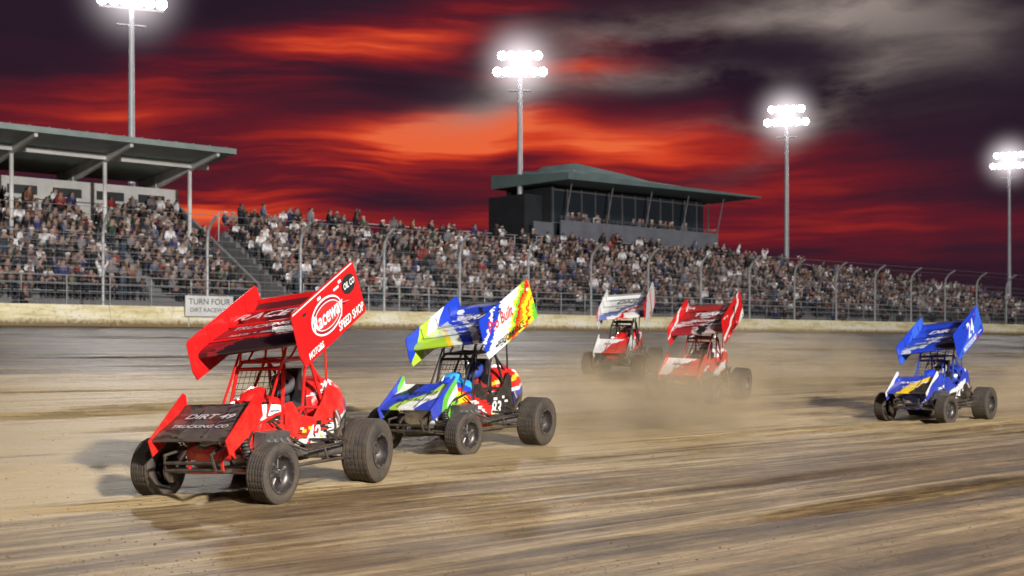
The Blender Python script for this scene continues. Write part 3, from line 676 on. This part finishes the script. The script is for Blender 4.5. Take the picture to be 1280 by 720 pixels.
cars=[
 dict(p=(-2.95,15.42),th=19,frame=redpaint,
  hood=livery('red_hood',[(0,RED),(.42,BLK),(.46,WHT),(.56,BLK),(.60,RED)],(.12,0,.9),-.28,.35,seed=1,fine=.2,dirt=.25),
  side=livery('red_side',[(0,BLK),(.40,WHT),(.50,BLK),(.54,RED)],(.15,0,.9),.0,.3,seed=4,fine=.35,dirt=.3),tail=livery('red_tail',[(0,BLK),(.3,WHT),(.36,RED),(.74,WHT),(.78,RED)],(.3,0,.7),.2,.3,seed=2,fine=.1),
  foil=livery('red_foil',[(0,(.025,.012,.015)),(.3,(.09,.008,.015)),(.45,(.02,.01,.012)),(.6,(.2,.015,.02)),(.68,(.02,.01,.012))],(.5,.35,0),.5,.5,seed=3,dirt=.2,fine=.2),wside=redpaint,rib=redpaint,nfoil=livery('red_nf',[(0,BLK),(.4,(.06,.05,.05)),(.55,BLK),(.8,DRD)],(.2,.2,0),.2,.5,fine=.4),nside=redpaint,
  suit=pmat('suit_black',(.03,.03,.035),.8),helmet=pmat('helmet_grey',(.12,.12,.13),.3,coat=.5),decals=dec_red,ftext='RACEWAY',ftext2='TRUCKING CO',fmat=pmat('decal_pale',(.5,.42,.44),.4),ntext='DIRT 49',nmat=pmat('decal_pale2',(.5,.45,.46),.4),num='49',nummat=decw),
 dict(p=(-.83,21.05),th=29,frame=blackp,
  hood=livery('multi_hood',[(0,WHT),(.2,BLK),(.3,BLU),(.42,CY),(.50,GRN),(.60,YEL),(.72,ORG),(.75,RED),(.80,BLU),(.93,CY)],(-.55,.15,.65),.40,.30,seed=5,dirt=.15,fine=.08),
  side=livery('multi_side',[(0,BLU),(.25,GRN),(.36,YEL),(.45,RED),(.56,WHT),(.62,RED),(.72,BLK)],(-.4,0,.6),.25,.35,seed=6,dirt=.3,fine=.2),tail=livery('multi_tail',[(0,BLK),(.3,BLU),(.45,WHT),(.52,RED),(.65,YEL),(.72,RED)],(.3,0,.8),.1,.4,seed=2,fine=.1),
  foil=livery('multi_foil',[(0,(.40,.62,.04)),(.20,YEL),(.24,(.7,.75,.6)),(.32,BLU),(.42,WHT),(.47,BLU),(.60,BLK),(.64,BLU),(.82,WHT)],(-.35,.42,0),.36,.12,seed=8,dirt=.2,fine=.05),
  wside=livery('multi_wside',[(0,GRN),(.06,YEL),(.13,RED),(.16,YEL),(.24,ORG),(.28,RED),(.32,GRN),(.36,YEL),(.40,WHT),(.62,BLU),(.70,WHT),(.74,BLU)],(.5,0,.3),-.03,.18,seed=7,dirt=.15,fine=.14),
  wside2=livery('multi_wside2',[(0,BLU),(.35,WHT),(.5,(.4,.62,.04)),(.62,BLU)],(.5,0,.3),-.03,.2,seed=7,dirt=.2),
  nfoil=livery('multi_nf',[(0,WHT),(.25,BLK),(.32,BLU),(.48,(.4,.62,.04)),(.55,WHT),(.7,BLU)],(.4,.5,0),.0,.2,seed=4),nside=livery('multi_ns',[(0,BLU),(.45,WHT),(.55,GRN),(.62,BLU)],(.5,0,.4),-.3,.2,seed=3),
  suit=pmat('suit_red',(.35,.02,.02),.8),helmet=pmat('helmet_blue',(.04,.08,.4),.3,coat=.5),decals=dec_txt('Pro Built',decr,.24,'PERFORMANCE',decb,(-.3,.08)),ftext='SPRINT',ftext2='AUTO PARTS',fmat=decw,ntext='DIRT 83',nmat=decb,num='83',nummat=decw),
 dict(p=(4.72,32.55),th=26,frame=pmat('maroon_frame',(.25,.02,.02),.35,0,.2,6,dirt=.4),
  hood=livery('rw_hood',[(0,WHT),(.35,RED),(.6,WHT),(.66,RED),(.82,BLK)],(.4,.2,.8),-.2,.3,seed=5,fine=.2),
  side=livery('rw_side',[(0,BLK),(.35,WHT),(.5,RED)],(.3,0,.8),0,.4,seed=3,fine=.2),tail=livery('rw_tail',[(0,BLK),(.4,RED),(.7,WHT)],(.3,0,.8),.1,.3,seed=2),
  foil=livery('rw_foil',[(0,(.3,.02,.02)),(.2,(.5,.45,.45)),(.34,(.3,.02,.03)),(.55,(.5,.4,.4)),(.62,BLK),(.75,(.4,.3,.3))],(.4,.4,0),.45,.5,seed=1,fine=.3),wside=livery('rw_ws',[(0,WHT),(.40,RED),(.60,WHT),(.66,RED)],(.4,0,.5),-.3,.3,seed=5),
  nfoil=livery('rw_nf',[(0,WHT),(.5,RED)],(.4,.4,0),0,.3),nside=redpaint,suit=pmat('suit_b2',(.03,.03,.03),.8),helmet=pmat('helmet_w',(.5,.5,.5),.3),decals=dec_txt('7',decb,.45),ftext='TEAM',ftext2='RACING',fmat=decw,ntext='RACE 7',nmat=decb,num='7',nummat=decw),
 dict(p=(3.28,38.3),th=17,frame=blackp,
  hood=livery('w1_hood',[(0,WHT),(.3,RED),(.45,WHT),(.55,BLK),(.65,RED)],(.4,.2,.8),-.2,.3,seed=2,fine=.2),
  side=livery('w1_side',[(0,BLK),(.45,RED),(.62,WHT)],(.3,0,.8),0,.4,seed=3),tail=livery('w1_tail',[(0,BLK),(.5,RED)],(.3,0,.8),.1,.3,seed=2),
  foil=livery('w1_foil',[(0,WHT),(.35,(.15,.2,.45)),(.5,WHT),(.58,RED),(.66,WHT),(.8,(.1,.12,.3))],(.4,.4,0),.45,.4,seed=6,fine=.2),wside=livery('w1_ws',[(0,RED),(.12,WHT),(.70,RED)],(.5,0,.3),-.03,.1,seed=5),
  nfoil=livery('w1_nf',[(0,WHT),(.5,RED)],(.4,.4,0),0,.3),nside=decw,suit=pmat('suit_w',(.4,.4,.4),.8),helmet=pmat('helmet_r',(.4,.03,.03),.3),decals=dec_txt('1',decr,.8,'SPEED'),ftext='ONE',ftext2='RACING',fmat=decb,ntext='RACE 1',nmat=decr,num='1',nummat=decw),
 dict(p=(9.52,28.84),th=40,sc=.98,frame=pmat('blue_frame',(.02,.05,.3),.35,0,.2,6,dirt=.4),
  hood=livery('b_hood',[(0,BLU),(.35,YEL),(.43,BLU),(.6,WHT),(.66,BLU)],(.4,.2,.8),-.2,.3,seed=2,fine=.15),
  side=livery('b_side',[(0,BLK),(.4,WHT),(.5,BLU)],(.3,0,.8),0,.4,seed=3,fine=.1),tail=livery('b_tail',[(0,BLK),(.4,BLU),(.7,WHT),(.76,BLU)],(.3,0,.8),.1,.3,seed=2),
  foil=livery('b_foil',[(0,BLU),(.3,(.1,.15,.35)),(.42,(.5,.55,.6)),(.5,BLU),(.7,BLK)],(.4,.4,0),.45,.4,seed=6,fine=.2),wside=livery('b_ws',[(0,BLU),(.4,(.04,.12,.6)),(.6,BLU)],(.4,0,.5),-.3,.2,seed=5),
  nfoil=livery('b_nf',[(0,BLU),(.5,YEL),(.6,BLK)],(.4,.4,0),0,.3),nside=livery('b_ns',[(0,BLU),(.6,WHT)],(.4,0,.5),-.3,.2),suit=pmat('suit_bl',(.03,.05,.2),.8),helmet=pmat('helmet_w2',(.5,.5,.5),.3),decals=dec_txt('24',decw,.45,'MOTORSPORT'),ftext='DIRT',ftext2='RACING',fmat=decw,ntext='RACE 24',nmat=decw,num='24',nummat=decw),
]
for c in cars: sprint_car(c['p'][0],c['p'][1],c['th'],c,c.get('sc',1.05))
# ------------------------------------------------------------------ dust
def dust(x,y,z,rx,ry,rz,rot,dens,seed):
    m=bpy.data.materials.new('dust'); m.use_nodes=True; n=m.node_tree; n.nodes.clear()
    tc=N(n,'ShaderNodeTexCoord').outputs['Object']; ln=N(n,'ShaderNodeVectorMath',operation='LENGTH'); n.links.new(tc,ln.inputs[0])
    f=math_(n,'SUBTRACT',1,ln.outputs['Value'],clamp=True)
    g=noise(n,mapping(n,tc,(rx,ry,rz),(seed,0,0)),.9,4,.6)
    g=ramp(n,g,[(.38,(0,0,0)),(.68,(1,1,1))])
    d=math_(n,'MULTIPLY',math_(n,'MULTIPLY',f,g),dens)
    s=N(n,'ShaderNodeVolumeScatter'); s.inputs['Color'].default_value=(.90,.70,.45,1); n.links.new(d,s.inputs['Density'])
    ab=N(n,'ShaderNodeVolumeAbsorption'); ab.inputs['Color'].default_value=(.90,.70,.45,1); n.links.new(d,ab.inputs['Density'])
    ad=N(n,'ShaderNodeAddShader'); n.links.new(s.outputs[0],ad.inputs[0]); n.links.new(ab.outputs[0],ad.inputs[1])
    o=N(n,'ShaderNodeOutputMaterial'); n.links.new(ad.outputs[0],o.inputs['Volume'])
    me=bpy.data.meshes.new('dust'); bm=bmesh.new(); bmesh.ops.create_icosphere(bm,subdivisions=3,radius=1); bm.to_mesh(me); bm.free(); me.materials.append(m)
    o=bpy.data.objects.new('dust_cloud',me); COL.objects.link(o); o.location=(x,y,z); o.scale=(rx,ry,rz); o.rotation_euler=(0,0,rot)
dust(2.4,25.0,.3,5.0,2.4,1.6,ANG,1.5,1)
dust(7.4,37.5,.7,7,3.0,1.8,ANG,.95,5)
dust(13.0,33,.4,4.2,1.8,1.2,ANG,.8,9)
# ------------------------------------------------------------------ sky (world)
w=bpy.data.worlds.new('World'); scn.world=w; w.use_nodes=True; n=w.node_tree; bg=n.nodes['Background']
g=N(n,'ShaderNodeTexCoord').outputs['Generated']; sp=N(n,'ShaderNodeSeparateXYZ'); n.links.new(g,sp.inputs[0])
az=math_(n,'ARCTAN2',sp.outputs[0],sp.outputs[1]); el=math_(n,'ARCSINE',sp.outputs[2])
cb=N(n,'ShaderNodeCombineXYZ'); n.links.new(az,cb.inputs[0]); n.links.new(el,cb.inputs[1]); UV=cb.outputs[0]
wn=N(n,'ShaderNodeTexNoise'); wn.inputs['Scale'].default_value=4; wn.inputs['Detail'].default_value=3; n.links.new(UV,wn.inputs['Vector'])
vm=N(n,'ShaderNodeVectorMath',operation='MULTIPLY_ADD'); n.links.new(wn.outputs['Color'],vm.inputs[0]); vm.inputs[1].default_value=(.14,.05,0); 
ad=N(n,'ShaderNodeVectorMath',operation='ADD'); n.links.new(UV,ad.inputs[0]); ad.inputs[1].default_value=(-.07,-.025,0); n.links.new(ad.outputs[0],vm.inputs[2])
W=vm.outputs[0]
def gauss(u,v,su,sv,ang,amp):
    U0=math.atan((u-640)/1600); E0=(430-v)/1600; a=math.radians(ang)
    x=N(n,'ShaderNodeVectorMath',operation='SUBTRACT'); n.links.new(W,x.inputs[0]); x.inputs[1].default_value=(U0,E0,0)
    r=mapping(n,x.outputs[0],(1,1,1),(0,0,0),(0,0,-a))
    s=N(n,'ShaderNodeVectorMath',operation='MULTIPLY'); n.links.new(r,s.inputs[0]); s.inputs[1].default_value=(1600/su,1600/sv,0)
    d=N(n,'ShaderNodeVectorMath',operation='DOT_PRODUCT'); n.links.new(s.outputs[0],d.inputs[0]); n.links.new(s.outputs[0],d.inputs[1])
    e=math_(n,'EXPONENT',math_(n,'MULTIPLY',d.outputs['Value'],-.5)); return math_(n,'MULTIPLY',e,amp)
def summ(L):
    r=L[0]
    for x in L[1:]: r=math_(n,'ADD',r,x)
    return r
st1=noise(n,mapping(n,W,(2.4,28,1),(2,0,0),(0,0,-.26)),1,7,.58)
st3=noise(n,mapping(n,W,(4,60,1),(9,1,0),(0,0,-.2)),1,5,.6)
st2=noise(n,mapping(n,W,(6,20,1),(7,3,0),(0,0,-.1)),1,8,.62)
st1=ramp(n,math_(n,'ADD',math_(n,'MULTIPLY',st1,.75),math_(n,'MULTIPLY',st3,.25)),[(.38,(0,0,0)),(.64,(1,1,1))])
R_=summ([gauss(330,105,170,30,12,.82),gauss(540,50,110,18,8,.5),gauss(310,235,170,30,16,.88),gauss(540,175,160,26,20,.92),gauss(470,285,230,22,0,.62),gauss(740,180,120,26,4,.70),gauss(720,95,70,20,0,.42),gauss(900,220,180,34,5,.38),gauss(1080,290,240,36,0,.44),gauss(60,210,220,100,0,.26),gauss(800,30,150,22,0,.22),gauss(640,240,340,70,0,.18)])
I=math_(n,'MULTIPLY',R_,math_(n,'MULTIPLY_ADD',st1,.92,.22),clamp=True)
I=math_(n,'ADD',I,math_(n,'MULTIPLY_ADD',st2,.14,-.045),clamp=True)
col=ramp(n,I,[(0,(.013,.007,.014)),(.18,(.038,.011,.022)),(.38,(.13,.011,.019)),(.6,(.34,.021,.017)),(.82,(.64,.055,.020)),(1,(.82,.13,.042))])
Wm=summ([gauss(640,118,75,16,14,1.0),gauss(900,50,160,16,4,.65),gauss(1110,60,75,34,-20,1.0),gauss(850,106,110,9,2,.9),gauss(1080,130,100,12,25,.7),gauss(960,160,90,8,0,.45)])
Wf=math_(n,'MULTIPLY',Wm,ramp(n,st2,[(.36,(0,0,0)),(.64,(1,1,1))]),clamp=True)
col=mixc(n,Wf,col,(.32,.26,.235))
D=math_(n,'MULTIPLY',summ([gauss(980,88,85,18,2,1.0),gauss(60,40,170,60,0,.7),gauss(1240,140,90,90,0,.7),gauss(520,130,130,13,8,.75),gauss(420,20,120,12,0,.5),gauss(780,135,70,16,0,.5)]),.9,clamp=True)
col=mixc(n,D,col,(.022,.012,.024))
n.links.new(col,bg.inputs[0]); bg.inputs[1].default_value=1.0
# ------------------------------------------------------------------ key light
s=bpy.data.lights.new('sun','SUN'); s.energy=.75; s.angle=math.radians(6); s.color=(.96,.97,1.0)
so=bpy.data.objects.new('sun',s); COL.objects.link(so); so.matrix_world=Vector((-.3,.75,-.5)).to_track_quat('-Z','Y').to_matrix().to_4x4()
# ------------------------------------------------------------------ camera
c=bpy.data.cameras.new('cam'); c.sensor_width=36; c.lens=45; c.shift_y=70/1280; c.clip_end=5000; c.clip_start=.1
c.dof.use_dof=True; c.dof.focus_distance=15.5; c.dof.aperture_fstop=2.0
o=bpy.data.objects.new('camera',c); COL.objects.link(o); o.location=(0,0,1.75); o.rotation_euler=(math.radians(90),0,0); scn.camera=o
scn.view_settings.view_transform='Standard'; scn.view_settings.look='None'; scn.view_settings.exposure=0
